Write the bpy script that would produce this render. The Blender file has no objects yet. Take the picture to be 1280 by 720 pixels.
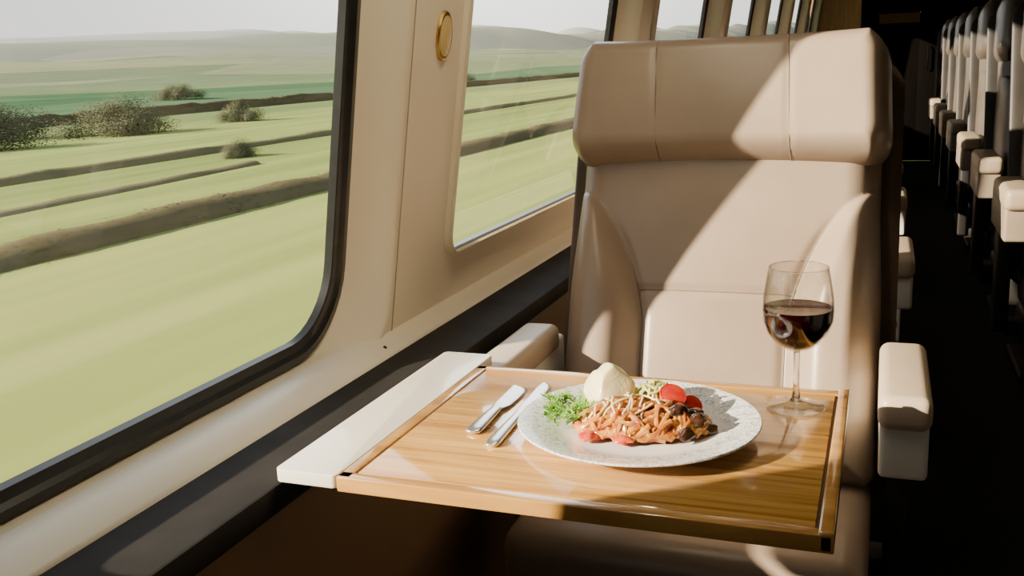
import bpy, bmesh, math, random
from mathutils import Vector, Matrix, noise
random.seed(7)
S = bpy.context.scene
COL = S.collection
PI = math.pi

# ------------------------------------------------------------------ materials
def nn(nt, t, **kw):
    n = nt.nodes.new(t)
    for k, v in kw.items():
        setattr(n, k, v)
    return n

def ramp(nt, stops, interp='LINEAR'):
    r = nn(nt, 'ShaderNodeValToRGB')
    r.color_ramp.interpolation = interp
    els = r.color_ramp.elements
    while len(els) < len(stops):
        els.new(0.5)
    for e, (p, c) in zip(els, stops):
        e.position = p
        e.color = (c[0], c[1], c[2], 1)
    return r

def pm(name, c1, c2=None, scale=20, rough=.5, metal=0, bump=0, bscale=200, coat=0, stretch=(1, 1, 1),
       trans=0, ior=1.45, lo=.35, hi=.65, detail=4, distort=0, sss=0, emit=None, estr=0, spec=.5, coat_ior=1.5):
    m = bpy.data.materials.new(name)
    m.use_nodes = True
    nt = m.node_tree
    b = nt.nodes['Principled BSDF']
    L = nt.links.new
    tc = nn(nt, 'ShaderNodeTexCoord')
    mp = nn(nt, 'ShaderNodeMapping')
    mp.inputs['Scale'].default_value = stretch
    L(tc.outputs['Object'], mp.inputs[0])
    if c2 is None:
        c2 = tuple(min(1, c * 1.1) for c in c1)
    no = nn(nt, 'ShaderNodeTexNoise')
    no.inputs['Scale'].default_value = scale
    no.inputs['Detail'].default_value = detail
    no.inputs['Distortion'].default_value = distort
    L(mp.outputs[0], no.inputs['Vector'])
    r = ramp(nt, [(lo, c1), (hi, c2)])
    L(no.outputs['Fac'], r.inputs[0])
    L(r.outputs[0], b.inputs['Base Color'])
    b.inputs['Roughness'].default_value = rough
    b.inputs['Metallic'].default_value = metal
    b.inputs['Coat Weight'].default_value = coat
    b.inputs['Coat Roughness'].default_value = .06
    b.inputs['Coat IOR'].default_value = coat_ior
    b.inputs['Transmission Weight'].default_value = trans
    b.inputs['IOR'].default_value = ior
    b.inputs['Specular IOR Level'].default_value = spec
    if sss:
        b.inputs['Subsurface Weight'].default_value = sss
        b.inputs['Subsurface Scale'].default_value = .01
    if emit:
        b.inputs['Emission Color'].default_value = (*emit, 1)
        b.inputs['Emission Strength'].default_value = estr
    if bump:
        n2 = nn(nt, 'ShaderNodeTexNoise')
        n2.inputs['Scale'].default_value = bscale
        n2.inputs['Detail'].default_value = 3
        L(mp.outputs[0], n2.inputs['Vector'])
        bp = nn(nt, 'ShaderNodeBump')
        bp.inputs['Strength'].default_value = bump
        bp.inputs['Distance'].default_value = .002
        L(n2.outputs['Fac'], bp.inputs['Height'])
        L(bp.outputs[0], b.inputs['Normal'])
    return m

M = {}
M['leather'] = pm('beige_leather', (.300, .224, .165), (.350, .266, .197), 6, .32, bump=.10, bscale=350)
M['seam'] = pm('seam_thread', (.15, .11, .08), (.19, .14, .10), 60, .6)
M['pad'] = pm('cream_arm_pad', (.50, .39, .28), (.55, .435, .315), 6, .4, bump=.1, bscale=350)
M['arm_white'] = pm('white_plastic', (.82, .78, .70), (.86, .82, .74), 10, .4)
M['dark_leather'] = pm('dark_taupe_leather', (.070, .057, .044), (.095, .077, .060), 6, .36, bump=.12, bscale=350)
M['dark_seam'] = pm('dark_seam_thread', (.05, .04, .03), (.06, .05, .038), 60, .6)
M['dark_pad'] = pm('tan_arm_pad', (.34, .26, .18), (.38, .295, .205), 6, .45)
M['dark_arm'] = pm('taupe_arm_body', (.25, .195, .14), (.29, .23, .168), 10, .45)
M['shell'] = pm('dark_brown_shell', (.100, .068, .045), (.122, .085, .057), 20, .4)
M['dark_shell'] = pm('dark_seat_shell', (.016, .013, .010), (.022, .018, .014), 20, .5)
M['black'] = pm('black_plastic', (.008, .007, .006), (.012, .010, .009), 20, .6)
M['cream'] = pm('cream_wall_panel', (.89, .80, .63), (.92, .835, .665), 3, .34, bump=.04, bscale=120)
M['joint'] = pm('panel_joint', (.36, .31, .22), (.40, .34, .24), 30, .6)
M['cream_low'] = pm('brown_lower_panel', (.26, .165, .088), (.29, .19, .105), 4, .6, bump=.1, bscale=200)
M['gasket'] = pm('black_rubber', (.010, .011, .012), (.016, .017, .018), 30, .35)
M['ledge'] = pm('charcoal_ledge', (.026, .024, .022), (.036, .033, .030), 12, .7, bump=.15, bscale=500, spec=.12)
M['carpet'] = pm('dark_carpet', (.008, .007, .006), (.014, .012, .010), 90, .95, bump=.6, bscale=400)
M['ceiling'] = pm('ceiling_panel', (.06, .042, .027), (.075, .055, .036), 3, .6)
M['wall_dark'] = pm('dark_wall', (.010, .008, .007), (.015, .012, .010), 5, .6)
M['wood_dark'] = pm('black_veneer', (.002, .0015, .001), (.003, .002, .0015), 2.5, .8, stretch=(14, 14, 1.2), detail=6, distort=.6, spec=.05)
M['wood_gold'] = pm('glowing_gold_veneer', (.16, .075, .02), (.28, .15, .04), 2.5, .5, stretch=(14, 14, 1.2), detail=6, distort=.6, emit=(1, .56, .18), estr=.03)  # faint emission stands in for warm lamplight on the panel
M['wood'] = pm('honey_wood', (.36, .150, .022), (.74, .42, .105), 2.2, .2, coat=1, coat_ior=2.5, stretch=(1.1, 30, 30), detail=6, distort=.7, lo=.32, hi=.66)
M['wood_rim'] = pm('honey_wood_rim', (.36, .165, .036), (.54, .29, .076), 2.4, .2, coat=.8, stretch=(2, 14, 14), detail=6, distort=.5)
M['groove'] = pm('dark_groove', (.045, .02, .006), (.06, .027, .009), 30, .5)
M['table_white'] = pm('cream_table_panel', (.87, .81, .69), (.90, .84, .72), 6, .28, coat=.4)
M['metal'] = pm('polished_steel', (.80, .78, .73), (.86, .84, .79), 40, .30, metal=1)
M['dark_metal'] = pm('dark_metal', (.03, .03, .03), (.05, .05, .05), 20, .4, metal=.6)
M['brass'] = pm('brass', (.60, .42, .15), (.70, .50, .19), 20, .28, metal=1)
M['lens'] = pm('gold_lens', (.66, .50, .20), (.74, .57, .25), 20, .35, coat=.3)
M['lamp'] = pm('lamp_diffuser', (.9, .8, .6), None, 20, .5, emit=(1, .66, .28), estr=1.0)
M['fill_lamp'] = pm('fill_lamp_diffuser', (.9, .85, .7), None, 20, .5, emit=(1, .84, .60), estr=1.0)  # diffuser of the ceiling lights added as fill
M['strip'] = pm('fill_strip_diffuser', (.9, .85, .7), None, 20, .5, emit=(1, .84, .58), estr=42)  # glow of the strip added to brighten the pillar
M['glass'] = pm('clear_glass', (1, 1, 1), (1, 1, 1), 5, .0, trans=1, ior=1.45)
M['wine'] = pm('red_wine', (.010, .0004, .0012), (.014, .0006, .002), 5, .03, spec=.3)
M['noodle'] = pm('saucy_noodle', (.28, .055, .008), (.66, .27, .038), 60, .3, coat=.4, sss=.08, lo=.40, hi=.62)
M['cream_sauce'] = pm('cream_strand', (.74, .54, .24), (.82, .66, .38), 80, .35, coat=.3)
M['potato'] = pm('pale_potato', (.78, .68, .36), (.85, .77, .48), 45, .4, coat=.2, sss=.15, bump=.25, bscale=200)
M['frisee'] = pm('green_leaf', (.10, .28, .022), (.30, .52, .07), 70, .45)
M['slaw'] = pm('pale_green_slaw', (.42, .45, .08), (.62, .58, .22), 70, .4)
M['tomato'] = pm('tomato_skin', (.50, .012, .008), (.58, .03, .014), 40, .15, coat=.5)
M['tomato_flesh'] = pm('tomato_flesh', (.50, .012, .008), (.60, .05, .02), 90, .2, coat=.4)
M['pepper'] = pm('red_pepper', (.48, .03, .012), (.60, .10, .03), 90, .25, coat=.4)
M['mush'] = pm('dark_vegetable', (.026, .011, .007), (.080, .032, .016), 120, .22, coat=.5)
M['hedge'] = pm('hedge_leaf', (.104, .092, .050), (.146, .128, .070), .9, .95, stretch=(1, .12, 1), spec=.0)
M['hedge_pale'] = pm('dry_hedge', (.136, .130, .068), (.18, .168, .090), .7, .95, stretch=(1, .1, 1), spec=.0)
M['bush'] = pm('bush_leaf', (.088, .094, .057), (.122, .128, .078), .8, .95, spec=.0)
M['bark'] = pm('bark', (.06, .045, .03), (.09, .07, .05), 6, .9)
M['far_hill'] = pm('far_hill_haze', (.40, .42, .405), (.46, .47, .45), .006, .95, stretch=(1, .3, 1), spec=0)  # distance haze mixed into the pale grey colour

def plate_mat():
    m = bpy.data.materials.new('speckled_ceramic')
    m.use_nodes = True
    nt = m.node_tree
    L = nt.links.new
    b = nt.nodes['Principled BSDF']
    tc = nn(nt, 'ShaderNodeTexCoord')
    no = nn(nt, 'ShaderNodeTexNoise')
    no.inputs['Scale'].default_value = 170
    no.inputs['Detail'].default_value = 4
    no.inputs['Distortion'].default_value = 1.2
    L(tc.outputs['Object'], no.inputs['Vector'])
    r = ramp(nt, [(.40, (.32, .36, .41)), (.53, (.82, .81, .78))])
    L(no.outputs['Fac'], r.inputs[0])
    sx = nn(nt, 'ShaderNodeSeparateXYZ')
    L(tc.outputs['Object'], sx.inputs[0])
    cx = nn(nt, 'ShaderNodeCombineXYZ')
    L(sx.outputs[0], cx.inputs[0]); L(sx.outputs[1], cx.inputs[1])
    ln = nn(nt, 'ShaderNodeVectorMath', operation='LENGTH')
    L(cx.outputs[0], ln.inputs[0])
    mr = nn(nt, 'ShaderNodeMapRange')
    mr.inputs['From Min'].default_value = .090
    mr.inputs['From Max'].default_value = .112
    mr.inputs['To Min'].default_value = .0
    mr.inputs['To Max'].default_value = .85
    L(ln.outputs['Value'], mr.inputs['Value'])
    mx = nn(nt, 'ShaderNodeMix', data_type='RGBA')
    mx.inputs[6].default_value = (.85, .83, .79, 1)
    L(mr.outputs[0], mx.inputs[0])
    L(r.outputs[0], mx.inputs[7])
    L(mx.outputs[2], b.inputs['Base Color'])
    b.inputs['Roughness'].default_value = .22
    b.inputs['Coat Weight'].default_value = .4
    b.inputs['Coat Roughness'].default_value = .06
    return m
M['plate'] = plate_mat()

def thin_glass(name, tint, power, gain, base):
    """thin clear glass: see-through with reflections growing towards grazing angles"""
    m = bpy.data.materials.new(name)
    m.use_nodes = True
    nt = m.node_tree
    nt.nodes.remove(nt.nodes['Principled BSDF'])
    out = nt.nodes['Material Output']
    tr = nn(nt, 'ShaderNodeBsdfTransparent')
    tr.inputs[0].default_value = (*tint, 1)
    gl = nn(nt, 'ShaderNodeBsdfGlossy')
    gl.inputs['Roughness'].default_value = .01
    lw = nn(nt, 'ShaderNodeLayerWeight')
    lw.inputs['Blend'].default_value = .5
    pw = nn(nt, 'ShaderNodeMath', operation='POWER')
    pw.inputs[1].default_value = power
    ml = nn(nt, 'ShaderNodeMath', operation='MULTIPLY_ADD')
    ml.inputs[1].default_value = gain
    ml.inputs[2].default_value = base
    mx = nn(nt, 'ShaderNodeMixShader')
    nt.links.new(lw.outputs['Facing'], pw.inputs[0])
    nt.links.new(pw.outputs[0], ml.inputs[0])
    nt.links.new(ml.outputs[0], mx.inputs[0])
    nt.links.new(tr.outputs[0], mx.inputs[1])
    nt.links.new(gl.outputs[0], mx.inputs[2])
    nt.links.new(mx.outputs[0], out.inputs[0])
    return m
M['pane'] = thin_glass('window_glass', (.97, .98, .97), 5, .30, .015)
M['thin'] = thin_glass('thin_wine_glass', (.95, .95, .94), 2.6, .75, .05)
M['foot'] = thin_glass('wine_glass_foot', (.90, .90, .88), 2.0, .60, .16)

def patches(nt, sx, sy, stops):
    """irregular farm plots: voronoi cells over the ground position"""
    L = nt.links.new
    g = nn(nt, 'ShaderNodeNewGeometry')
    mp = nn(nt, 'ShaderNodeMapping')
    mp.inputs['Scale'].default_value = (sx, sy, 0)
    mp.inputs['Rotation'].default_value = (0, 0, .25)
    L(g.outputs['Position'], mp.inputs[0])
    vo = nn(nt, 'ShaderNodeTexVoronoi')
    vo.inputs['Scale'].default_value = 1
    vo.inputs['Randomness'].default_value = .8
    L(mp.outputs[0], vo.inputs['Vector'])
    sp = nn(nt, 'ShaderNodeSeparateColor')
    L(vo.outputs['Color'], sp.inputs[0])
    rb = ramp(nt, stops)
    L(sp.outputs[0], rb.inputs[0])
    return g, rb

def field_mat():
    m = bpy.data.materials.new('field_grass')
    m.use_nodes = True
    nt = m.node_tree
    L = nt.links.new
    b = nt.nodes['Principled BSDF']
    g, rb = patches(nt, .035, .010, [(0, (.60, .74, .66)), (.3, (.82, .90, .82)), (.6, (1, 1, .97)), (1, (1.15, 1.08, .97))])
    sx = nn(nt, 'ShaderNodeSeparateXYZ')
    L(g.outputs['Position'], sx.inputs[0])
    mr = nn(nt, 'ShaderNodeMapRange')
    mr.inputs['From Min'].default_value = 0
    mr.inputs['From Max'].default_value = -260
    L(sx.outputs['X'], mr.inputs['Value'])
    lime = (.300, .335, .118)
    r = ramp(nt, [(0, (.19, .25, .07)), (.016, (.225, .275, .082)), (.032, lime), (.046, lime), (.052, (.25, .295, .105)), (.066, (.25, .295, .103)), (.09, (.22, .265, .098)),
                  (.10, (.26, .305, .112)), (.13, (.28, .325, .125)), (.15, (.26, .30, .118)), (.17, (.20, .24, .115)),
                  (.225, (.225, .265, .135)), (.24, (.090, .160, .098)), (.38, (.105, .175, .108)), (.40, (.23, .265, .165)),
                  (.6, (.235, .26, .185)), (1, (.27, .29, .225))])  # far stops go paler and greyer: distance haze put into the colour
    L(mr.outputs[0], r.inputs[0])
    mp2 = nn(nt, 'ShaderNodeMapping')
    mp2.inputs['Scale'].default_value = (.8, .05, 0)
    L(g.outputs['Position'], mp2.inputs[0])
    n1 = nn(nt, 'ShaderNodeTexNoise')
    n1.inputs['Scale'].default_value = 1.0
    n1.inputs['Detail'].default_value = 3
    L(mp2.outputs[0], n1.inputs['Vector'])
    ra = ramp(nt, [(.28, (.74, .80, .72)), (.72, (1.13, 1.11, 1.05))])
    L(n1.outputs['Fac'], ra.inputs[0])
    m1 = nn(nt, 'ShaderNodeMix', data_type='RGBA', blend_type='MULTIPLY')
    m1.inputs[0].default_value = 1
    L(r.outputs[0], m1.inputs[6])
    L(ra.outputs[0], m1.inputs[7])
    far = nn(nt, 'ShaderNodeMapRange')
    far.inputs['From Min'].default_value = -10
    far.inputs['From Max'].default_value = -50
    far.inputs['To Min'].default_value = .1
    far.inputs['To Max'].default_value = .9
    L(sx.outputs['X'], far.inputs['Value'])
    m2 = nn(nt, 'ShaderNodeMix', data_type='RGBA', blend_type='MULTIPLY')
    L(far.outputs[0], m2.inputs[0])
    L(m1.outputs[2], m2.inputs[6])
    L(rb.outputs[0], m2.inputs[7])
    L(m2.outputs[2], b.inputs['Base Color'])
    b.inputs['Roughness'].default_value = 1
    b.inputs['Specular IOR Level'].default_value = 0
    return m
M['field'] = field_mat()

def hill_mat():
    m = bpy.data.materials.new('hazed_hill_plots')
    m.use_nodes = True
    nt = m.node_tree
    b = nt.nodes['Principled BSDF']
    g, rb = patches(nt, .016, .006, [(0, (.22, .245, .205)), (.3, (.275, .30, .24)), (.6, (.31, .325, .26)), (1, (.255, .28, .235))])  # plot colours greyed to carry the distance haze
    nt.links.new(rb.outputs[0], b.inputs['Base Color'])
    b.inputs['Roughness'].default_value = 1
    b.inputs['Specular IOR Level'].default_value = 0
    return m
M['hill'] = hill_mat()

# ------------------------------------------------------------------ object helpers
def obj(name, bm, mat, parent=None, smooth=True, loc=None):
    bmesh.ops.recalc_face_normals(bm, faces=bm.faces)
    me = bpy.data.meshes.new(name)
    bm.to_mesh(me)
    bm.free()
    if smooth:
        me.polygons.foreach_set('use_smooth', [True] * len(me.polygons))
        try:
            me.set_sharp_from_angle(angle=math.radians(42))
        except Exception:
            pass
    me.materials.append(mat)
    o = bpy.data.objects.new(name, me)
    COL.objects.link(o)
    if parent:
        o.parent = parent
    if loc is not None:
        o.location = loc
    return o

def tag(o, label, cat, group=None, kind=None):
    o['label'] = label
    o['category'] = cat
    if group: o['group'] = group
    if kind: o['kind'] = kind
    return o

def thing(name, label, cat, loc=(0, 0, 0), rotz=0, group=None):
    o = bpy.data.objects.new(name, None)
    o.empty_display_size = .05
    COL.objects.link(o)
    o.location = loc
    o.rotation_euler = (0, 0, rotz)
    return tag(o, label, cat, group)

def struct(name, bm, mat, label, cat, smooth=True):
    return tag(obj(name, bm, mat, None, smooth), label, cat, None, 'structure')

def dup(root, loc, label):
    r = root.copy()
    COL.objects.link(r)
    r.location = loc
    r['label'] = label
    for ch in list(root.children):
        c = ch.copy(); COL.objects.link(c); c.parent = r
        for g in ch.children:
            d = g.copy(); COL.objects.link(d); d.parent = c
    return r

def merge(bm, tmp, mat4=None):
    me = bpy.data.meshes.new('tmp')
    if mat4 is not None:
        bmesh.ops.transform(tmp, matrix=mat4, verts=tmp.verts)
    tmp.to_mesh(me)
    tmp.free()
    bm.from_mesh(me)
    bpy.data.meshes.remove(me)

def rbox(bm, x0, x1, y0, y1, z0, z1, r=.005, seg=3, mat4=None):
    t = bmesh.new()
    bmesh.ops.create_cube(t, size=1)
    for v in t.verts:
        v.co = Vector(((x0 + x1) / 2 + v.co.x * (x1 - x0), (y0 + y1) / 2 + v.co.y * (y1 - y0), (z0 + z1) / 2 + v.co.z * (z1 - z0)))
    if r > 0:
        bmesh.ops.bevel(t, geom=t.edges[:], offset=r, segments=seg, profile=.5, affect='EDGES')
    merge(bm, t, mat4)

def tube(bm, pts, rad, sides=6):
    pts = [Vector(p) for p in pts]
    n = len(pts)
    rings = []
    ref = None
    for i, p in enumerate(pts):
        tg = (pts[min(i + 1, n - 1)] - pts[max(i - 1, 0)])
        if tg.length < 1e-9: tg = Vector((0, 0, 1))
        tg.normalize()
        if ref is None:
            ref = tg.orthogonal().normalized()
        ref = (ref - tg * ref.dot(tg))
        if ref.length < 1e-6: ref = tg.orthogonal()
        ref.normalize()
        bi = tg.cross(ref)
        r = rad[i] if isinstance(rad, (list, tuple)) else rad
        rings.append([bm.verts.new(p + (ref * math.cos(2 * PI * k / sides) + bi * math.sin(2 * PI * k / sides)) * r) for k in range(sides)])
    for a, b in zip(rings, rings[1:]):
        for k in range(sides):
            bm.faces.new((a[k], a[(k + 1) % sides], b[(k + 1) % sides], b[k]))
    bm.faces.new(rings[0]); bm.faces.new(rings[-1])

def lathe(bm, prof, seg=64, closed=False, mat4=None):
    t = bmesh.new()
    rings = []
    for r, z in prof:
        if r < 1e-6:
            rings.append([t.verts.new((0, 0, z))])
        else:
            rings.append([t.verts.new((r * math.cos(2 * PI * k / seg), r * math.sin(2 * PI * k / seg), z)) for k in range(seg)])
    pairs = list(zip(rings, rings[1:]))
    if closed: pairs.append((rings[-1], rings[0]))
    for a, b in pairs:
        if len(a) == 1 and len(b) == 1: continue
        for k in range(seg):
            k2 = (k + 1) % seg
            if len(a) == 1: t.faces.new((a[0], b[k], b[k2]))
            elif len(b) == 1: t.faces.new((a[k], a[k2], b[0]))
            else: t.faces.new((a[k], a[k2], b[k2], b[k]))
    merge(bm, t, mat4)

def extrude_y(bm, prof, y0, y1, closed=True, ny=1):
    rows = []
    for j in range(ny + 1):
        y = y0 + (y1 - y0) * j / ny
        rows.append([bm.verts.new((x, y, z)) for x, z in prof])
    n = len(prof)
    for a, b in zip(rows, rows[1:]):
        for k in range(n if closed else n - 1):
            bm.faces.new((a[k], a[(k + 1) % n], b[(k + 1) % n], b[k]))
    if closed:
        bm.faces.new(rows[0]); bm.faces.new(rows[-1])

def sm(t):
    t = max(0, min(1, t))
    return t * t * (3 - 2 * t)

def cushion(bm, hw, H, f, back, r, nx, ny, yoff=lambda s, h: 0, rb=None, z0=0, pw=.5):
    """closed upholstered panel: front towards -y; hw(h) half width; f(x,m) front depth; seam outline at y=0"""
    rb = rb or r
    ss = [math.sin(PI / 2 * (-1 + 2 * i / nx)) for i in range(nx + 1)]
    hh = [(1 - math.cos(PI * j / ny)) / 2 for j in range(ny + 1)]
    fr, bk = {}, {}
    for j, h in enumerate(hh):
        w = hw(h)
        for i, s in enumerate(ss):
            x = s * w
            m = h * H
            ed = min(w * (1 - abs(s)), min(m, H - m))
            e1 = min(ed / r, 1)
            q = (1 - (1 - e1) ** 2) ** pw
            e2 = min(ed / rb, 1)
            q2 = (1 - (1 - e2) ** 2) ** .5
            yo = yoff(s, h)
            edge = i in (0, nx) or j in (0, ny)
            v = bm.verts.new((x, -f(x, m) * q + yo, z0 + m))
            fr[i, j] = v
            bk[i, j] = v if edge else bm.verts.new((x, back * q2 + yo, z0 + m))
    for j in range(ny):
        for i in range(nx):
            bm.faces.new((fr[i, j], fr[i + 1, j], fr[i + 1, j + 1], fr[i, j + 1]))
            vs = [bk[i, j], bk[i, j + 1], bk[i + 1, j + 1], bk[i + 1, j]]
            try:
                bm.faces.new(vs)
            except ValueError:
                pass

def rr(y0, y1, z0, z1, r, n=8):
    pts = []
    for cy, cz, a0 in ((y1 - r, z1 - r, 0), (y0 + r, z1 - r, 90), (y0 + r, z0 + r, 180), (y1 - r, z0 + r, 270)):
        for k in range(n + 1):
            a = math.radians(a0 + 90 * k / n)
            pts.append((cy + r * math.cos(a), cz + r * math.sin(a)))
    return pts

def xg(z, off=0):
    return -.85 + .16 * (z - .858) + off

def ring_loop(bm, pts, off, fx=xg):
    return [bm.verts.new((fx(z, off), y, z)) for y, z in pts]

def bridge(bm, a, b):
    n = len(a)
    for k in range(n):
        bm.faces.new((a[k], a[(k + 1) % n], b[(k + 1) % n], b[k]))

# ------------------------------------------------------------------ the carriage: left wall and windows
Y0, Y1 = -3.2, 11.35
PITCH, GW = 1.55, 1.10
ZT = 1.75
ordn = ['first', 'second', 'third', 'fourth', 'fifth', 'sixth', 'seventh', 'eighth', 'ninth', 'tenth', 'eleventh', 'twelfth', 'thirteenth', 'fourteenth', 'fifteenth']
starts = [.26 + PITCH * k for k in range(-2, 7)]
def gasket_and_pane(w, ys, ye, zb, q):
    bm = bmesh.new()
    gs = [ring_loop(bm, rr(ys - .036, ye + .036, zb - .035, ZT + .035, .036 + .10 * q), .002),
          ring_loop(bm, rr(ys - .033, ye + .033, zb - .032, ZT + .032, .034 + .10 * q), .013),
          ring_loop(bm, rr(ys - .018, ye + .018, zb - .018, ZT + .018, .022 + .10 * q), .016),
          ring_loop(bm, rr(ys - .012, ye + .012, zb - .012, ZT + .012, .018 + .10 * q), .009),
          ring_loop(bm, rr(ys + .002, ye - .002, zb + .002, ZT - .002, .008 + .10 * q), .007),
          ring_loop(bm, rr(ys + .004, ye - .004, zb + .004, ZT - .004, .006 + .10 * q), -.006),
          ring_loop(bm, rr(ys - .036, ye + .036, zb - .035, ZT + .035, .036 + .10 * q), -.010)]
    for p, r_ in zip(gs, gs[1:]):
        bridge(bm, p, r_)
    obj('gasket', bm, M['gasket'], w)
    bm = bmesh.new()
    bm.faces.new(ring_loop(bm, rr(ys - .01, ye + .01, zb - .01, ZT + .01, .01 + .10 * q), -.003))
    obj('pane', bm, M['pane'], w, smooth=False)
def surround(ys, ye, zb, lip, q, up):
    bm = bmesh.new()
    def lz(u): return zb - .033 + (lip + .033) * u
    ro = .03 + .03 * q
    ls = [ring_loop(bm, rr(ys - .122, ye + .122, lz(1) - .007, ZT + .107, ro + .005), .058),
          ring_loop(bm, rr(ys - .120, ye + .120, lz(1) - .005, ZT + .105, ro + .004), .062 + up),
          ring_loop(bm, rr(ys - .112, ye + .112, lz(1), ZT + .097, ro + .002), .065 + up),
          ring_loop(bm, rr(ys - .102, ye + .102, lz(.92), ZT + .088, ro + .008 * q), .062 + up),
          ring_loop(bm, rr(ys - .085, ye + .085, lz(.7), ZT + .07, ro + .028 * q), .045),
          ring_loop(bm, rr(ys - .055, ye + .055, lz(.3), ZT + .05, ro + .054 * q), .018),
          ring_loop(bm, rr(ys - .034, ye + .034, zb - .033, ZT + .033, .035 + .10 * q), .004)]
    for p, r_ in zip(ls, ls[1:]):
        bridge(bm, p, r_)
    return bm
wall = bmesh.new()
for idx, yc in enumerate(starts):
    k = idx - 2
    zb = .775 if k <= 0 else .815
    lip = -.048 if k <= 0 else .020
    q = 1 if k <= 0 else .5
    ye = yc + GW
    c = (yc + ye) / 2
    ys = .50 if k == 0 else yc  # out-of-view window edge moved in to shade the table's front right
    a = ring_loop(wall, rr(c - PITCH / 2, c + PITCH / 2, .69, 1.95, .0005), .06)
    b = ring_loop(wall, rr(ys - .115, ye + .115, zb + lip, ZT + .10, .03 + .03 * q), .06)
    bridge(wall, a, b)
    w = struct('window_%d' % (idx + 1), surround(ys, ye, zb, lip, q, 0 if k <= 0 else .008), M['cream'],
               ('large carriage window beside the dining table' if k == 0 else 'carriage window behind the pillar, beside the beige seat' if k == 1
                else '%s carriage window past the pillar towards the far end' % ordn[k - 1] if k > 1 else '%s carriage window behind the viewer' % ordn[-k]), 'window')
    gasket_and_pane(w, ys, ye, zb, q)
    bm = bmesh.new()
    tube(bm, [(xg(z, .0602), ye + .130, z) for z in (.73, 1.0, 1.3, 1.6, 1.93)], .0015, 6)
    obj('panel_joint', bm, M['joint'], w)
for ya, yb in ((Y0, starts[0] + GW / 2 - PITCH / 2), (starts[-1] + GW / 2 + PITCH / 2, Y1)):
    if yb > ya:
        vs = [wall.verts.new((xg(z, .06), y, z)) for y, z in ((ya, .69), (yb, .69), (yb, 1.95), (ya, 1.95))]
        wall.faces.new(vs)
struct('wall_left', wall, M['cream'], 'cream moulded window wall of the carriage', 'wall')
bm = bmesh.new()
rbox(bm, 1.28, 1.32, Y0, Y1, 0, 2.0, 0)
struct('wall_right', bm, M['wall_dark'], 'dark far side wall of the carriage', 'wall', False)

bm = bmesh.new()   # sloping sill
extrude_y(bm, [(-.835, .741), (-.812, .740), (-.798, .735), (-.774, .722), (-.770, .717), (-.770, .69), (-.835, .69)], Y0, Y1)
struct('trim_1', bm, M['cream'], 'cream sloping sill strip below the windows', 'sill')
bm = bmesh.new()   # dark ledge
extrude_y(bm, [(-.80, .7160), (-.664, .7160), (-.660, .7145), (-.6585, .710), (-.6585, .686), (-.660, .682), (-.80, .680)], Y0, Y1)
struct('trim_2', bm, M['ledge'], 'flat charcoal ledge running under the windows', 'ledge')
bm = bmesh.new()
extrude_y(bm, [(-.80, .682), (-.680, .682), (-.678, .60), (-.690, .10), (-.695, 0), (-.80, 0)], Y0, Y1)
struct('trim_3', bm, M['cream_low'], 'brown lower wall panel below the dark ledge', 'wall panel')
bm = bmesh.new()
rbox(bm, -.85, 1.32, Y0, Y1, -.05, 0, 0)
struct('floor', bm, M['carpet'], 'dark carpet floor of the carriage', 'floor', False)
bm = bmesh.new()
extrude_y(bm, [(xg(1.95, .06), 1.94), (-.55, 2.06), (-.40, 2.13), (-.2, 2.16), (.64, 2.16), (.9, 2.12), (1.1, 2.04), (1.28, 1.94),
               (1.33, 1.96), (1.1, 2.09), (.9, 2.16), (.64, 2.20), (-.2, 2.20), (-.42, 2.17), (-.60, 2.08), (xg(1.95, 0), 1.95)], Y0, Y1)
struct('ceiling', bm, M['ceiling'], 'dim brown curved ceiling of the carriage', 'ceiling')
bm = bmesh.new()
rbox(bm, -.9, 1.34, Y0 - .04, Y0, 0, 2.2, 0)
struct('wall_back', bm, M['wall_dark'], 'dark end wall behind the viewer', 'wall', False)
DX = .10
bm = bmesh.new()
rbox(bm, -.9, DX - .36, Y1, Y1 + .04, 0, 2.2, 0)
rbox(bm, DX + .36, 1.34, Y1, Y1 + .04, 0, 2.2, 0)
rbox(bm, DX - .36, DX + .36, Y1, Y1 + .04, 1.98, 2.2, 0)
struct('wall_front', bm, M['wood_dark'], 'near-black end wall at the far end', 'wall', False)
bm = bmesh.new()
rbox(bm, -.80, -.28, Y1 - .015, Y1 + .002, 1.34, 1.95, .004)
struct('trim_4', bm, M['wood_gold'], 'brown-gold veneer panel with a built-in warm glow on the far end wall', 'wall panel', False)
bm = bmesh.new()
rbox(bm, DX - .36, DX - .20, Y1 + .005, Y1 + .035, 0, 1.98, .004)
rbox(bm, DX + .20, DX + .36, Y1 + .005, Y1 + .035, 0, 1.98, .004)
rbox(bm, DX - .20, DX + .20, Y1 + .005, Y1 + .035, 0, 1.44, .004)
rbox(bm, DX - .20, DX + .20, Y1 + .005, Y1 + .035, 1.54, 1.98, .004)
d = struct('door_1', bm, M['wood_dark'], 'dark end door with a small dim amber panel', 'door')
bm = bmesh.new()
rbox(bm, DX - .20, DX + .20, Y1 + .017, Y1 + .023, 1.44, 1.54, 0)
obj('door_pane', bm, pm('amber_pane', (.015, .007, .002), None, 5, .6, emit=(1, .55, .16), estr=.010, spec=.05), d)
bm = bmesh.new()
tube(bm, [(DX + .29, Y1 - .02, .95), (DX + .29, Y1 - .035, .97), (DX + .29, Y1 - .035, 1.18), (DX + .29, Y1 - .02, 1.2)], .008, 8)
obj('door_handle', bm, M['wood_dark'], d)

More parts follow.
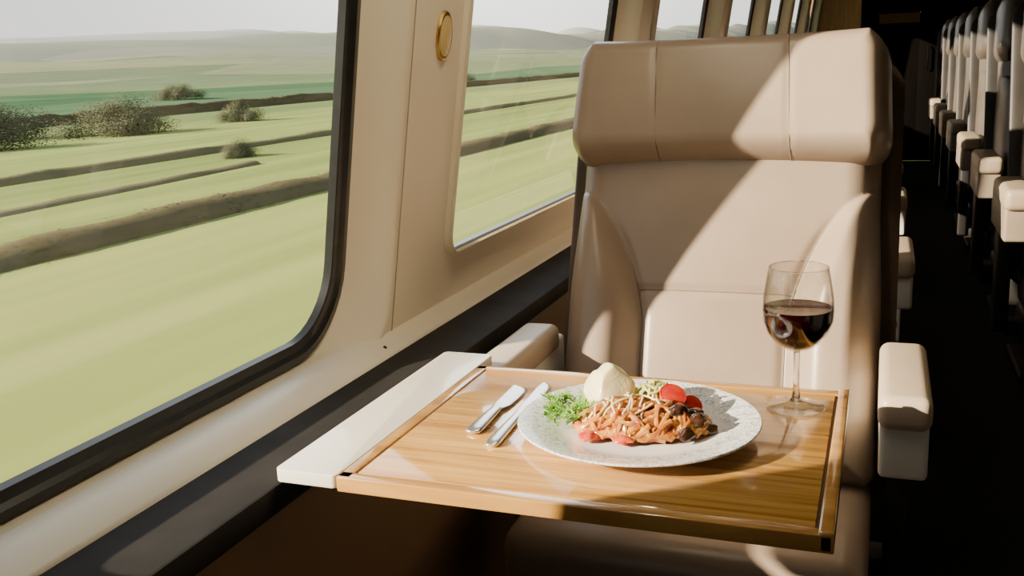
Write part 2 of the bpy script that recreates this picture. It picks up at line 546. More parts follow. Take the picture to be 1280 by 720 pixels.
# luggage rack
lr = thing('luggage_rack', 'long overhead luggage shelf above the windows', 'luggage rack', (-.62, 0, 1.88))
bm = bmesh.new()
rbox(bm, .02, .30, Y0 + .02, Y1 - .02, 0, .022, .008)
obj('shelf', bm, M['wall_dark'], lr)
bm = bmesh.new()
tube(bm, [(.32, Y0 + .03, .03), (.32, Y1 - .03, .03)], .016, 10)
obj('rail', bm, M['brass'], lr)
for k in range(len(starts) + 1):
    bm = bmesh.new()
    y = starts[0] + GW / 2 - PITCH / 2 + PITCH * k
    if y > Y1 - .1 or y < Y0 + .1: 
        bm.free(); continue
    extrude_y(bm, [(-.045, -.06), (.30, -.004), (.30, .0), (-.03, .0)], y - .012, y + .012)
    obj('bracket', bm, M['dark_metal'], lr)
bm = bmesh.new()
rbox(bm, .235, .275, .75, 1.70, -.012, .002, .004)
obj('added_fill_strip', bm, M['strip'], lr)  # added under the rack to brighten the pillar
for i, (y, near) in enumerate(((-.9, 1), (1.35, 1), (6.4, 0), (8.4, 0), (10.4, 0))):  # the two near ones are added fill for the pillar
    t = thing('ceiling_light', ['added warm fill light on the ceiling behind the viewer', 'added warm fill light on the ceiling over the laid table', 'warm ceiling light in the aisle, third from the far door',
                                'warm ceiling light in the aisle, second from the far door', 'warm ceiling light nearest the far door'][i], 'light', (.05 if near else -.1, y, 2.16), 0, 'ceiling lights')
    bm = bmesh.new(); rbox(bm, -.12, .12, -.3, .3, -.018, 0, .006); obj('bezel', bm, M['brass'], t)
    bm = bmesh.new(); rbox(bm, -.10, .10, -.28, .28, -.026, -.016, .004); obj('diffuser', bm, M['fill_lamp'] if near else M['lamp'], t)

# oval reading light on the pillar
wl = thing('wall_light', 'small oval brass reading light on the pillar between windows', 'light', (xg(1.245, .06), 1.605, 1.245))
rot0 = Matrix.Rotation(math.atan(.16) + PI / 2, 4, 'Y') @ Matrix.Diagonal((1, .66, 1, 1))
bm = bmesh.new()
lathe(bm, [(0, -.004), (.042, -.004), (.043, .002), (.041, .006), (.038, .007), (.037, .004), (0, .004)], 40, mat4=rot0)
obj('bezel', bm, M['brass'], wl)
bm = bmesh.new()
lathe(bm, [(0, .003), (.0368, .003), (.035, .007), (.020, .011), (0, .012)], 32, mat4=rot0)
obj('lens', bm, M['lens'], wl)
bm = bmesh.new()
lathe(bm, [(0, -.002), (.0035, -.002), (.0035, .001), (.003, .002), (0, .002)], 16, mat4=Matrix.Translation(Vector((-.786, 1.42, .7285))) @ Matrix.Rotation(math.radians(28), 4, 'Y'))
tag(obj('screw_cap', bm, M['dark_metal']), 'tiny dark screw cap on the cream sill below the pillar', 'screw')

# ------------------------------------------------------------------ seats
TILT = math.radians(-20)
BL = .62
def back_b(m):
    u = max(0, min(1, (m - .27) / .24))
    return .126 + (.268 - .126) * (1 - math.sqrt(max(0, 1 - u * u)) * (1 - .25 * u)) if u < 1 else .268
def back_f(x, m):
    ax = abs(x)
    b = back_b(m)
    d = .066
    if ax > b:
        u = (ax - b) / max(.02, .290 - b)
        wd = min(1, (.290 - b) / .15)
        d += .054 * wd * math.sin(PI / 2 * sm(u / .50)) ** .85 * (1 - .35 * sm((u - .55) / .45))
    d += .010 * math.cos(min(1, ax / .27) * PI / 2)
    fade = 1 - sm((m - .40) / .08)
    d -= .0055 * fade * math.exp(-((ax - b) / .009) ** 2)
    if ax < b:
        d -= .0045 * math.exp(-((m - .322) / .008) ** 2)
        d += .006 * math.cos(ax / b * PI / 2)
    d += .012 * math.sin(PI * min(1, max(0, m / BL)))
    return d
def corner(h, H, W, r):
    m = min(h, 1 - h) * H
    if m >= r: return W
    return W - r + math.sqrt(max(0, r * r - (r - m) ** 2))

def build_seat(name, label, cat, leather, seam, pad, arm, shell, loc, group):
    t = thing(name, label, cat, loc, 0, group)
    def tilt_mat(y, z): return Matrix.Translation(Vector((0, y, z))) @ Matrix.Rotation(TILT, 4, 'X')
    T = tilt_mat(.37, .45)
    bm = bmesh.new()
    cushion(bm, lambda h: corner(h, BL, .280 - .008 * sm((h - .45) / .4), .03), BL, back_f, .02, .06, 190, 190)
    bmesh.ops.transform(bm, matrix=T, verts=bm.verts)
    br = obj('backrest', bm, leather, t)
    for s in (-1, 1):
        bm = bmesh.new()
        pts = []
        for i in range(60):
            m = .02 + (.44 - .02) * i / 59
            x = s * back_b(m)
            ed = min(1, (.276 - abs(x)) / .06)
            pts.append((x, -back_f(x, m) * (1 - (1 - ed) ** 2) ** .5 + .0002, m))
        tube(bm, pts, [.0019 if i < 44 else .0019 * (1 - (i - 44) / 17) for i in range(60)], 8)
        bmesh.ops.transform(bm, matrix=T, verts=bm.verts)
        obj('piping', bm, seam, br)
    pts = [(x, -back_f(x, .322) + .0003, .322) for x in [back_b(.322) * (-1 + 2 * i / 20) for i in range(21)]]
    bm = bmesh.new()
    tube(bm, pts, .0014, 8)
    bmesh.ops.transform(bm, matrix=T, verts=bm.verts)
    obj('piping', bm, seam, br)
    # headrest: wide flat pad overhanging the back
    HH, HW, HZ, HR, HP = .246, .291, .553, .046, .40
    def hf(x, m):
        d = .130 + .006 * math.sin(PI * m / HH)
        for sx in (-.40, .40):
            d -= .0025 * math.exp(-((x - sx * HW - .012 * (.5 - m / HH)) / .004) ** 2)
        return d
    yo = lambda s, h: -.012 * abs(s) ** 3
    bm = bmesh.new()
    cushion(bm, lambda h: corner(h, HH, HW - .012 * h, .062), HH, hf, .035, HR, 120, 80, yo, z0=HZ, pw=HP)
    bmesh.ops.transform(bm, matrix=T, verts=bm.verts)
    hr = obj('headrest', bm, leather, t)
    for sx in (-.40, .40):
        bm = bmesh.new()
        pts = []
        for i in range(40):
            m = .006 + (HH - .012) * i / 39
            x = sx * HW + .012 * (.5 - m / HH)
            ed = min(1, min(m, HH - m) / HR)
            pts.append((x, -hf(x, m) * (1 - (1 - ed) ** 2) ** HP - .012 * abs(x / HW) ** 3 - .0002, HZ + m))
        tube(bm, pts, .0012, 8)
        bmesh.ops.transform(bm, matrix=T, verts=bm.verts)
        obj('piping', bm, seam, hr)
    # shell
    SH = .80
    bm = bmesh.new()
    cushion(bm, lambda h: corner(h, SH, .306, .06), SH, lambda x, m: .006, .075, .03, 30, 40, rb=.06, z0=0)
    bmesh.ops.transform(bm, matrix=tilt_mat(.392, .42), verts=bm.verts)
    obj('back_shell', bm, shell, t)
    bm = bmesh.new()
    rbox(bm, -.276, .276, .0, .42, .36, .48, .045, 5)
    obj('seat_cushion', bm, leather, t)
    bm = bmesh.new()
    rbox(bm, -.265, .265, .02, .50, .27, .365, .02, 3)
    obj('seat_pan', bm, M['black'], t)
    bm = bmesh.new()
    rbox(bm, -.09, .09, .12, .40, .03, .275, .02, 3)
    rbox(bm, -.20, .20, .08, .46, 0, .035, .012, 3)
    obj('pedestal', bm, M['black'], t)
    for s in (-1, 1):
        cx = s * .316
        bm = bmesh.new()
        rbox(bm, cx - .033, cx + .033, .100, .41, .588, .688, .008, 4)
        ar = obj('armrest', bm, arm, t)
        bm = bmesh.new()
        rbox(bm, cx - .036, cx + .036, .086, .38, .664, .716, .016, 5)
        obj('armrest_pad', bm, pad, ar)
        bm = bmesh.new()
        rbox(bm, cx - .018, cx + .018, .34, .43, .30, .60, .008, 3)
        rbox(bm, cx - s * .06 - .05, cx - s * .06 + .05, .35, .42, .29, .33, .006, 2)
        obj('armrest_support', bm, M['black'], ar)
    return t

CX = -.274
seat0 = build_seat('train_seat', 'beige leather seat with wide headrest directly behind the laid table', 'seat', M['leather'], M['seam'], M['pad'], M['arm_white'], M['shell'], (CX, 1.30, 0), 'window side seats')
for k in range(1, 9):
    dup(seat0, (CX, 1.30 + 1.0 * k, 0), 'beige leather seat, %s one behind the dining seat on the window side' % ordn[k - 1])
RX = .700
seat1 = build_seat('train_seat', 'dark taupe seat across the aisle, closest to the viewer', 'seat', M['dark_leather'], M['dark_seam'], M['dark_pad'], M['dark_arm'], M['dark_shell'], (RX, 1.94, 0), 'seats across the aisle')
seat1.scale = (1.12, 1.10, 1.13)
for k in range(1, 8):
    dup(seat1, (RX, 1.94 + .84 * k, 0), 'dark taupe seat across the aisle, %s from the viewer' % ordn[k])

# ------------------------------------------------------------------ table
tb = thing('table', 'wall-mounted wooden table with cream side panel, laid for a meal', 'table', (-.30, 1.11, .74))
def LX(x): return x + .30
def LY(y): return y - 1.11
x0, x1, y0, y1 = LX(-.572), LX(-.030), LY(.8955), LY(1.3275)
bm = bmesh.new()
rbox(bm, x0 + .0186, x1 - .0186, y0 + .0186, y1 - .0186, -.015, 0, .001, 2)
obj('tabletop', bm, M['wood'], tb)
bm = bmesh.new()
rbox(bm, x0 + .01, x1 - .01, y0 + .01, y1 - .01, -.0155, -.003, .001, 1)
obj('groove', bm, M['groove'], tb)
bm = bmesh.new()
rbox(bm, x0, x1, y0, y0 + .0165, -.018, .0006, .0015, 3)
rbox(bm, x0, x1, y1 - .0165, y1, -.018, .0006, .0015, 3)
rbox(bm, x0, x0 + .0165, y0 + .002, y1 - .002, -.018, .0006, .0015, 3)
rbox(bm, x1 - .0150, x1, y0, y1, -.018, .004, .003, 3)
obj('rim', bm, M['wood_rim'], tb)
bm = bmesh.new()
pp = rr(LX(-.656), x0 - .0004, LY(.897), LY(1.385), .008, 6)
tmp = bmesh.new()
a = [tmp.verts.new((p, q, -.016)) for p, q in pp]
b = [tmp.verts.new((p, q, .0006)) for p, q in pp]
bridge(tmp, a, b); fa = tmp.faces.new(a); fb = tmp.faces.new(b)
bmesh.ops.recalc_face_normals(tmp, faces=tmp.faces)
bmesh.ops.bevel(tmp, geom=list(fa.edges) + list(fb.edges), offset=.0015, segments=3, profile=.5, affect='EDGES')
merge(bm, tmp)
obj('side_panel', bm, M['table_white'], tb)
bm = bmesh.new()
rbox(bm, LX(-.672), LX(-.20), LY(1.10), LY(1.20), -.055, -.0155, .008, 3)
obj('bracket', bm, M['dark_metal'], tb)

# ------------------------------------------------------------------ plate
TZ = .74
PX, PY = -.271, 1.112
bm = bmesh.new()
pr = [(0, .004), (.060, .004), (.072, .0), (.080, .0), (.082, .004), (.110, .008), (.140, .0155), (.1475, .0175), (.1485, .0190), (.1475, .0205),
      (.140, .0195), (.112, .0130), (.098, .0095), (.088, .0075), (.070, .0068), (0, .0065)]
lathe(bm, pr, 96)
pl = obj('plate', bm, M['plate'], None, loc=(PX, PY, TZ + .0005))
tag(pl, 'round white plate with grey speckled rim, holding the meal', 'plate')

# ------------------------------------------------------------------ food
UX = Vector((.97, .24, 0)).normalized()
VX = Vector((-.24, .97, 0)).normalized()
PZ = TZ + .0078
def fp(a, b, z=0): # plate coordinates: a to the right, b away from the viewer
    return Vector((PX, PY, PZ + z)) + UX * a + VX * b
def dome_strands(bm, n, ca, cb, A, B, H, r, steps, lo, hi, rng, turn=.5, step=.012):
    for _ in range(n):
        th = rng.uniform(0, 2 * PI); rad = math.sqrt(rng.random()) * .95
        p = Vector((math.cos(th) * rad, math.sin(th) * rad))
        ang = rng.uniform(0, 2 * PI)
        lay = rng.uniform(lo, hi)
        pts = []
        for s in range(steps):
            rho = p.length
            if rho > 1: 
                p = p / rho
                ang += 1.3
            z = H * lay * math.sqrt(max(0, 1 - min(1, p.length) ** 2)) + r + .002 * math.sin(s * 1.1 + th)
            pts.append(fp(ca + p.x * A, cb + p.y * B, max(r, z)))
            ang += rng.uniform(-turn, turn)
            p = p + Vector((math.cos(ang) * step / A, math.sin(ang) * step / B))
        for _k in range(2):
            pts = [pts[0]] + [(pts[i - 1] + pts[i] * 2 + pts[i + 1]) / 4 for i in range(1, len(pts) - 1)] + [pts[-1]]
        tube(bm, pts, r, 8)
rng = random.Random(3)
bm = bmesh.new()
dome_strands(bm, 130, .004, -.012, .084, .046, .033, .0038, 10, .35, 1.0, rng, .8, .0078)
n = obj('noodles', bm, M['noodle'])
tag(n, 'heap of red-orange saucy noodles in the middle of the plate', 'noodles', None, 'stuff')
bm = bmesh.new()
dome_strands(bm, 12, -.010, -.012, .066, .036, .041, .0015, 16, 1.02, 1.08, rng, .9, .009)
n = obj('cheese_shreds', bm, M['cream_sauce'])
tag(n, 'pale creamy strands drizzled over the saucy noodles', 'cheese', None, 'stuff')
bm = bmesh.new()
dome_strands(bm, 46, .022, .046, .042, .022, .042, .0017, 12, .5, 1.05, rng, .8, .006)
n = obj('slaw', bm, M['slaw'])
tag(n, 'pale yellow-green shredded slaw heaped behind the noodles', 'salad', None, 'stuff')

bm = bmesh.new()
for k in range(26):
    base = fp(-.088 + rng.uniform(-.018, .010), .020 + rng.uniform(-.030, .030), .005)
    az = rng.uniform(0, 2 * PI)
    ln = rng.uniform(.024, .046)
    dirv = Vector((math.cos(az), math.sin(az), 0)) * rng.uniform(.35, .8) + Vector((0, 0, rng.uniform(.4, .9)))
    dirv.normalize()
    side = dirv.cross(Vector((0, 0, 1))).normalized()
    pts = []
    for i in range(11):
        u = i / 10
        p = base + dirv * ln * u + Vector((0, 0, -.9 * ln * u * u * .4)) + side * .004 * math.sin(u * 5 + k)
        if p.z < PZ + .005: p.z = PZ + .005
        pts.append(p)
    tube(bm, pts, [.0009 * (1 - .6 * i / 10) for i in range(11)], 5)
    for i in range(2, 11):
        for sgn in (-1, 1):
            q = pts[i]
            l2 = rng.uniform(.005, .010) * (1.1 - .5 * i / 10)
            tip = q + side * sgn * l2 + dirv * .006 + Vector((0, 0, rng.uniform(-.003, .004)))
            if tip.z < PZ + .005: tip.z = PZ + .005
            mid = (q + tip) / 2 + Vector((0, 0, .001))
            tube(bm, [q, mid, tip], [.0006, .0009, .0003], 4)
n = obj('frisee_salad', bm, M['frisee'])
tag(n, 'feathery green salad leaves at the left of the plate', 'salad', None, 'stuff')

def blob(bm, c, r, seed, amp=.12, freq=1.6, sub=4, scale=(1, 1, 1), cuts=(), rotm=None, taper=0):
    t = bmesh.new()
    bmesh.ops.create_icosphere(t, subdivisions=sub, radius=1)
    for v in t.verts:
        d0 = v.co.normalized()
        k = 1 + amp * noise.noise(d0 * freq + Vector((seed * 3.1, seed, 0)))
        co = d0 * k
        for nv, dd in cuts:
            nv = Vector(nv).normalized()
            ov = co.dot(nv) - dd
            if ov > 0: co = co - nv * ov * .75
        tp = 1 - taper * co.z
        v.co = Vector((co.x * scale[0] * tp, co.y * scale[1] * tp, co.z * scale[2])) * r
        if rotm: v.co = rotm @ v.co
        v.co += c
    merge(bm, t)

bm = bmesh.new()
blob(bm, fp(-.036, .050, .033), .030, 2, .15, 1.7, 5, (1.12, .95, 1.12), (((-.8, -.55, .25), .68), ((.6, -.7, .3), .76)), None, .18)
tag(obj('boiled_potato', bm, M['potato']), 'pale yellow irregular boiled potato wedge behind the noodles', 'potato')

def tomato(c, r, nrm, label):
    rt = Vector((0, 0, 1)).rotation_difference(Vector(nrm).normalized()).to_matrix().to_4x4()
    t = thing('tomato_half', label, 'tomato', c, 0, 'halved cherry tomatoes')
    bm = bmesh.new()
    prof = [(0, -r)] + [(r * math.sin(a), -r * math.cos(a)) for a in [PI / 2 * k / 10 for k in range(1, 11)]] + [(r * .97, .0008), (r * .90, .0006), (r * .86, -.001), (0, -.001)]
    lathe(bm, prof, 32, mat4=rt)
    obj('skin', bm, M['tomato'], t)
    bm = bmesh.new()
    lathe(bm, [(r * .91, -.0012), (r * .89, .0008), (r * .5, .0018), (0, .0014)], 32, mat4=rt)
    obj('flesh', bm, M['tomato_flesh'], t)
tomato(fp(.044, .020, .035), .0170, (.35, -.45, .82), 'larger halved cherry tomato on top of the food at the right')
tomato(fp(.068, .024, .020), .0135, (.55, -.5, .65), 'smaller halved cherry tomato at the right end of the heap')

def chunk(name, c, size, rz, tilt, mat, label, cat, grp, seed):
    bm = bmesh.new()
    blob(bm, Vector((0, 0, 0)), 1, seed * 1.7 + .3, .45, 1.5, 3, size)
    for v in bm.verts:
        v.co.z -= 10 * v.co.x ** 2
    bmesh.ops.transform(bm, matrix=Matrix.Rotation(rz, 4, 'Z') @ Matrix.Rotation(tilt, 4, 'X'), verts=bm.verts)
    tag(obj(name, bm, mat, loc=c), label, cat, grp)
for i, (a, b, z, rz, tl, lab) in enumerate([(-.058, -.050, .008, .3, .3, 'red pepper piece at the front left foot of the noodles'),
                                            (-.020, -.058, .008, -.2, .4, 'red pepper piece at the front edge of the noodles, near their middle')]):
    chunk('pepper_piece', fp(a, b, z), (.0135, .0075, .0040), rz, tl, M['pepper'], lab, 'pepper', 'red pepper pieces', i)
for i, (a, b, z, rz, tl, lab) in enumerate([(.080, -.024, .008, .4, .4, 'dark roasted vegetable piece at the right foot of the noodles'),
                                            (.058, -.046, .010, 1.3, .6, 'dark roasted vegetable piece at the front right of the noodles'),
                                            (.070, -.006, .022, 2.1, .2, 'dark roasted vegetable piece just below the larger halved tomato'),
                                            (.048, -.026, .031, .9, .5, 'dark roasted vegetable piece near the top of the noodles'),
                                            (.068, -.032, .021, .2, .6, 'dark roasted vegetable piece stacked on the right end of the noodles')]):
    chunk('roasted_vegetable', fp(a, b, z), (.0145, .0095, .0052), rz, tl, M['mush'], lab, 'vegetable', 'dark roasted vegetables', i + 9)

# ------------------------------------------------------------------ wine glass
GXY = (-.0947, 1.250)
wg = thing('wine_glass', 'stemmed wine glass half filled with red wine', 'glass', (GXY[0], GXY[1], TZ + .0003))
bowl_o = [(.0042, .076), (.010, .0780), (.020, .0825), (.030, .0905), (.0385, .102), (.0434, .117), (.0444, .131), (.0432, .148), (.0402, .167), (.0368, .186)]
th = .0011
bowl_i = [(r - th * (1.0 if r > .012 else .5), z + (th * 1.2 if r < .035 else 0)) for r, z in bowl_o]
bm = bmesh.new()
prof = bowl_o + [(.0363, .1865), (.0357, .186)] + [(p[0], p[1]) for p in reversed(bowl_i[1:-1])] + [(0, .0802)]
lathe(bm, [(0, .075), (.0040, .0755)] + prof, 72)
obj('bowl', bm, M['thin'], wg)
bm = bmesh.new()
rim = []
for k in range(73):
    a = 2 * PI * k / 72
    rim.append((.0363 * math.cos(a), .0363 * math.sin(a), .1865))
tube(bm, rim, .0006, 6)
obj('lip', bm, M['glass'], wg)
bm = bmesh.new()
lathe(bm, [(0, .009), (.0080, .009), (.0055, .014), (.0042, .022), (.0036, .04), (.0036, .06), (.0041, .075), (0, .075)], 48)
obj('stem', bm, M['glass'], wg)
bm = bmesh.new()
lathe(bm, [(0, 0), (.0355, 0), (.0365, .0008), (.0360, .0018), (.026, .0035), (.014, .0062), (.0080, .009), (0, .009)], 64)
obj('foot', bm, M['foot'], wg)
bm = bmesh.new()
wp = [(0, .0808)]
for (r, z) in bowl_i[1:]:
    if z < .132: wp.append((r - .0002, z + .0003))
wp += [(.0430, .134), (.0416, .1336), (0, .1336)]
lathe(bm, wp, 64)
tag(obj('red_wine', bm, M['wine'], loc=(GXY[0], GXY[1], TZ + .0003)), 'dark red wine filling the lower half of the glass', 'wine')

# ------------------------------------------------------------------ cutlery
def loft(bm, secs, sides=16):
    rings = []
    for y, w, t, z, xo in secs:
        w *= 1.18
        rings.append([bm.verts.new((xo + w * math.cos(2 * PI * k / sides), y * .98, z + t * math.sin(2 * PI * k / sides))) for k in range(sides)])
    for a, b in zip(rings, rings[1:]):
        for k in range(sides):
            bm.faces.new((a[k], a[(k + 1) % sides], b[(k + 1) % sides], b[k]))
    bm.faces.new(rings[0]); bm.faces.new(rings[-1])
k1 = thing('butter_knife', 'short broad-bladed steel knife, left of the pair beside the plate', 'knife', (-.470, 1.055, TZ + .0003), math.radians(1.5))
bm = bmesh.new()
loft(bm, [(0, .004, .0015, .0036, 0), (.003, .0085, .003, .0036, 0), (.012, .0095, .0034, .0036, 0), (.04, .0090, .0034, .0036, 0), (.07, .0078, .0030, .0035, 0), (.088, .0068, .0026, .0032, 0), (.094, .0066, .0022, .0030, 0)])
obj('handle', bm, M['metal'], k1)
bm = bmesh.new()
loft(bm, [(.092, .0066, .0018, .0028, 0), (.100, .0088, .0011, .0024, .001), (.110, .0105, .0009, .0020, .0015), (.140, .0110, .0008, .0016, .002), (.170, .0108, .0007, .0014, .002), (.182, .0090, .0007, .0012, .000), (.190, .0062, .0006, .0012, -.004), (.195, .0016, .0004, .0012, -.009)])
obj('blade', bm, M['metal'], k1)
k2 = thing('dinner_knife', 'long slim steel table knife, right of the pair beside the plate', 'knife', (-.431, 1.020, TZ + .0003), math.radians(2.2))
bm = bmesh.new()
loft(bm, [(0, .0035, .0012, .0034, 0), (.003, .0070, .0028, .0034, 0), (.014, .0080, .0032, .0034, 0), (.05, .0074, .0032, .0034, 0), (.09, .0064, .0028, .0032, 0), (.112, .0058, .0024, .0030, 0)])
obj('handle', bm, M['metal'], k2)
bm = bmesh.new()
loft(bm, [(.110, .0058, .0018, .0028, 0), (.118, .0074, .0011, .0024, .001), (.135, .0086, .0009, .0018, .001), (.18, .0088, .0008, .0014, .001), (.225, .0082, .0007, .0013, 0), (.242, .0058, .0006, .0012, -.002), (.252, .0014, .0004, .0012, -.006)])
obj('blade', bm, M['metal'], k2)

# ------------------------------------------------------------------ landscape
def tz(x, y):
    d = -x
    if d < 0: return -1.5
    h = -1.5 + 10.5 * sm((d - 48) / 240)
    h += 4.0 * noise.noise(Vector((x * .011, y * .007, 0))) * sm((d - 40) / 120)
    h += y * .006 * sm((d - 60) / 230)
    return h
bm = bmesh.new()
xs = [260, 120, 40, 10, 2] + [-2.2] + [-(2.2 + 258 * (i / 90) ** 2) for i in range(1, 91)]
ys = [-300, -200, -120, -60, -20] + [i * 4.0 for i in range(0, 50)] + [200 + 1800 * (i / 60) ** 1.5 for i in range(0, 61)]
g = [[bm.verts.new((x, y, tz(x, y))) for y in ys] for x in xs]
for i in range(len(xs) - 1):
    for j in range(len(ys) - 1):
        bm.faces.new((g[i][j], g[i + 1][j], g[i + 1][j + 1], g[i][j + 1]))
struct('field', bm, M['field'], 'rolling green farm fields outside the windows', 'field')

def ridge(name, d0, wd, hfun, mat, label, seed, n1=.35):
    bm = bmesh.new()
    ysr = [-500 + 6500 * (i / 220) for i in range(221)]
    nd = 24
    g = []
    for i in range(nd + 1):
        u = i / nd
        row = []
        for y in ysr:
            hh = hfun(y) * (1 + n1 * noise.noise(Vector((y * .0022, seed, u * .8))) + .12 * noise.noise(Vector((y * .009, seed + 5, u * 1.5))))
            prof = math.sin(PI / 2 * min(1, u / .75)) ** 1.3 if u < .75 else math.cos((u - .75) / .25 * PI / 2)
            row.append(bm.verts.new((-(d0 + wd * u), y, -3 + (hh + 3) * prof)))
        g.append(row)
    for i in range(nd):
        for j in range(len(ysr) - 1):
            bm.faces.new((g[i][j], g[i + 1][j], g[i + 1][j + 1], g[i][j + 1]))
    struct(name, bm, mat, label, 'hill')
ridge('hill', 230, 260, lambda y: 11 + max(0, y) * .024, M['hill'], 'haze-tinted grey-green hillside of farm plots beyond the fields', 1.3, .4)
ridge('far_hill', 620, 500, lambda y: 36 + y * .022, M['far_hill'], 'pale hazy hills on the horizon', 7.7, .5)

def hedge(x, ya, yb, h, w, mat, label, seed, slope=0, leaves=9000):
    bm = bmesh.new()
    n = 420
    rows = []
    r = random.Random(seed)
    def hv_(y): return h * (1 + .30 * noise.noise(Vector((y * .16, seed, 0))) + .20 * noise.noise(Vector((y * .6, seed, 3))))
    def prof(a): return max(0, math.sin(a)) ** 1.3
    for j in range(n + 1):
        u = j / n
        y = ya + (yb - ya) * u ** 1.8
        xx = x + slope * y
        hv = hv_(y)
        row = []
        for k in range(11):
            a = PI * k / 10
            rr_ = 1 + .10 * noise.noise(Vector((y * .7, k * .9, seed)))
            row.append(bm.verts.new((xx - math.cos(a) * w * rr_, y, tz(xx, y) - .05 + prof(a) * hv * rr_)))
        rows.append(row)
    for a, b in zip(rows, rows[1:]):
        for k in range(10):
            bm.faces.new((a[k], a[k + 1], b[k + 1], b[k]))
    for _ in range(leaves):
        y = ya + (min(yb, 120) - ya) * r.random() ** 1.3
        xx = x + slope * y
        a = r.uniform(.15, PI - .15)
        k = r.uniform(.92, 1.12)
        p = Vector((xx - math.cos(a) * w * k, y, tz(xx, y) - .05 + prof(a) * hv_(y) * k))
        s = h * r.uniform(.03, .06)
        e1 = Vector((r.gauss(0, .2), 1, r.gauss(0, .12))).normalized()
        nv = Vector((-math.cos(a), 0, math.sin(a) + .3)).normalized()
        e2 = e1.cross(nv).normalized()
        bm.faces.new([bm.verts.new(p + e1 * s * 4), bm.verts.new(p + e2 * s), bm.verts.new(p - e1 * s * 4), bm.verts.new(p - e2 * s)])
    tag(obj('hedgerow', bm, mat), label, 'hedge', 'hedges between the fields')
hedge(-12.9, -10, 420, .34, .66, M['hedge'], 'broad brown hedge nearest to the train', 1)
hedge(-16.8, -10, 26, .16, .36, M['hedge_pale'], 'short low hedge just beyond the nearest broad one', 2, -.07, 3000)
hedge(-23.5, -10, 500, .26, .45, M['hedge_pale'], 'thin dry hedge in the middle distance', 3)
hedge(-54, -10, 700, .8, .8, M['hedge'], 'hedge behind the row of bushes', 5)

def bush(x, y, w, h, label, seed):
    t = thing('bush', label, 'bush', (x, y, tz(x, y) - .03), 0, 'bushes in the fields')
    r = random.Random(seed)
    cl = []
    for k in range(30):
        a = r.uniform(0, 2 * PI); q = r.uniform(0, 1)
        cl.append((Vector((math.cos(a) * q * w * .42, math.sin(a) * q * w * .70, h * r.uniform(.10, .76 - .50 * q))), h * r.uniform(.16, .28)))
    bm = bmesh.new()
    for _ in range(18000):
        c, rad = r.choice(cl)
        dn = Vector((r.gauss(0, 1), r.gauss(0, 1), r.gauss(0, 1))).normalized()
        dv = dn * rad * 1.4 * r.random() ** .4
        p = c + Vector((dv.x * 1.1, dv.y * 1.9, dv.z * .9))
        if p.z < .02: continue
        s = h * r.uniform(.005, .010)
        # leaves lie roughly along the crown surface so that it shades softly
        nv = (dn + Vector((.35, -.25, .5)) + Vector((r.gauss(0, .25), r.gauss(0, .25), r.gauss(0, .25)))).normalized()
        e1 = nv.cross(Vector((r.gauss(0, .3), r.gauss(0, .3), 1))).normalized()
        e2 = nv.cross(e1)
        vs = [bm.verts.new(p + e1 * s * 3), bm.verts.new(p + e2 * s), bm.verts.new(p - e1 * s * 3), bm.verts.new(p - e2 * s)]
        bm.faces.new(vs)
    obj('foliage', bm, M['bush'], t, smooth=False)
    bm = bmesh.new()
    tube(bm, [(0, 0, 0), (.03, .02, h * .25), (0, .05, h * .5)], [h * .05, h * .04, h * .03], 7)
    obj('trunk', bm, M['bark'], t)
for i, (x, y, w, h, lab) in enumerate([
        (-38, 41.4, 4.6, 2.6, 'rounded bush at the right end of the clump'), (-43.5, 37.0, 6.0, 2.8, 'wide bush in the middle of the clump'),
        (-38, 31.2, 6.0, 2.8, 'dark bush at the left end of the clump'), (-37.6, 52.0, 2.4, 1.6, 'lone grey-green bush in the middle of the field'),
        (-20.8, 28.4, 1.0, .8, 'small shrub standing in the near meadow'), 
        (-66, 150, 6, 3.4, 'dark bush seen through the second window'),
        (-75, 92, 5, 2.4, 'distant bush on the far slope')]):
    bush(x, y, w, h, lab, 11 + i * 7)

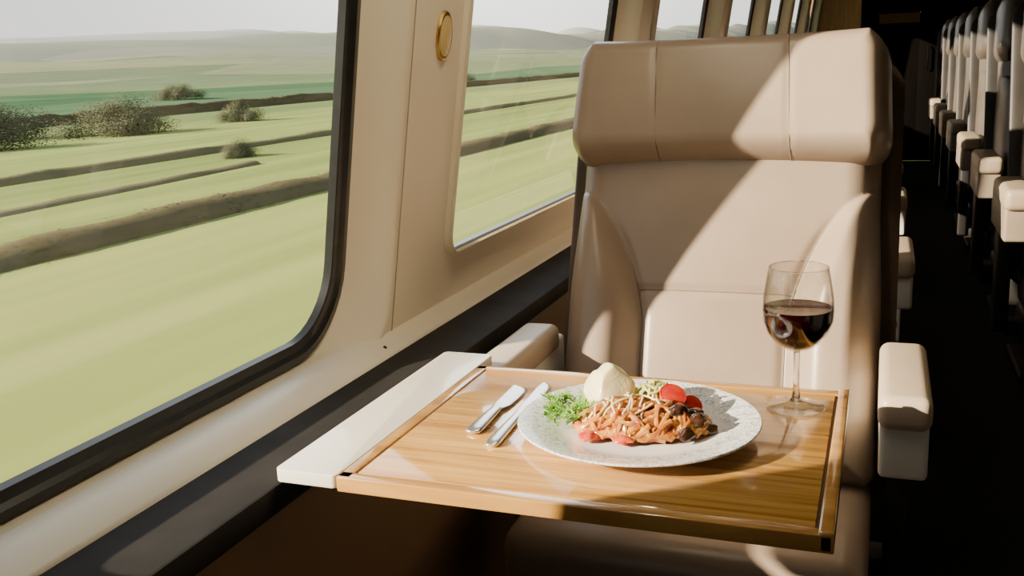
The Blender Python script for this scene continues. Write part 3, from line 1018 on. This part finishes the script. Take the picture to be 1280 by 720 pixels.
# ------------------------------------------------------------------ light
w = bpy.data.worlds.new('sky')
S.world = w
w.use_nodes = True
nt = w.node_tree
L = nt.links.new
bg = nt.nodes['Background']
tc = nn(nt, 'ShaderNodeTexCoord')
sp = nn(nt, 'ShaderNodeSeparateXYZ')
L(tc.outputs['Generated'], sp.inputs[0])
r = ramp(nt, [(0, (.86, .84, .79)), (.03, (.98, .96, .91)), (.20, (.90, .90, .88)), (.6, (.42, .48, .56)), (1, (.24, .34, .48))])
L(sp.outputs['Z'], r.inputs[0])
# bright sky patch added ahead of the train for glare on the tabletop
dv = nn(nt, 'ShaderNodeVectorMath', operation='DOT_PRODUCT')
dv.inputs[1].default_value = Vector((-.34, .87, .36)).normalized()
nrm = nn(nt, 'ShaderNodeVectorMath', operation='NORMALIZE')
L(tc.outputs['Generated'], nrm.inputs[0])
L(nrm.outputs[0], dv.inputs[0])
mx0 = nn(nt, 'ShaderNodeMath', operation='MAXIMUM'); mx0.inputs[1].default_value = 0
L(dv.outputs['Value'], mx0.inputs[0])
pw = nn(nt, 'ShaderNodeMath', operation='POWER'); pw.inputs[1].default_value = 30
L(mx0.outputs[0], pw.inputs[0])
gm = nn(nt, 'ShaderNodeMath', operation='MULTIPLY'); gm.inputs[1].default_value = 5.5
L(pw.outputs[0], gm.inputs[0])
ad = nn(nt, 'ShaderNodeMath', operation='ADD'); ad.inputs[1].default_value = 1.4
L(gm.outputs[0], ad.inputs[0])
L(r.outputs[0], bg.inputs[0])
L(ad.outputs[0], bg.inputs[1])

sl = bpy.data.lights.new('sun', 'SUN')
sl.energy = 21
sl.angle = math.radians(.9)
sl.color = (1, .85, .64)
so = bpy.data.objects.new('sun', sl)
COL.objects.link(so)
sd = Vector((1.0, .74, -.47)).normalized()
so.rotation_euler = Vector((0, 0, -1)).rotation_difference(sd).to_euler()
so.location = (-5, -10, 6)

# ------------------------------------------------------------------ camera
cam = bpy.data.cameras.new('camera')
cam.sensor_width = 36
cam.lens = 1220 / 1280 * 36
cam.clip_start = .02
cam.clip_end = 12000
co = bpy.data.objects.new('camera', cam)
COL.objects.link(co)
R = Vector((.9355, .3504, -.0438)).normalized()
B = Vector((.3512, -.9095, .2226)).normalized()
U = B.cross(R).normalized()
R = U.cross(B).normalized()
m = Matrix((R, U, B)).transposed().to_4x4()
m.translation = Vector((0, 0, 1.19))
co.matrix_world = m
S.camera = co
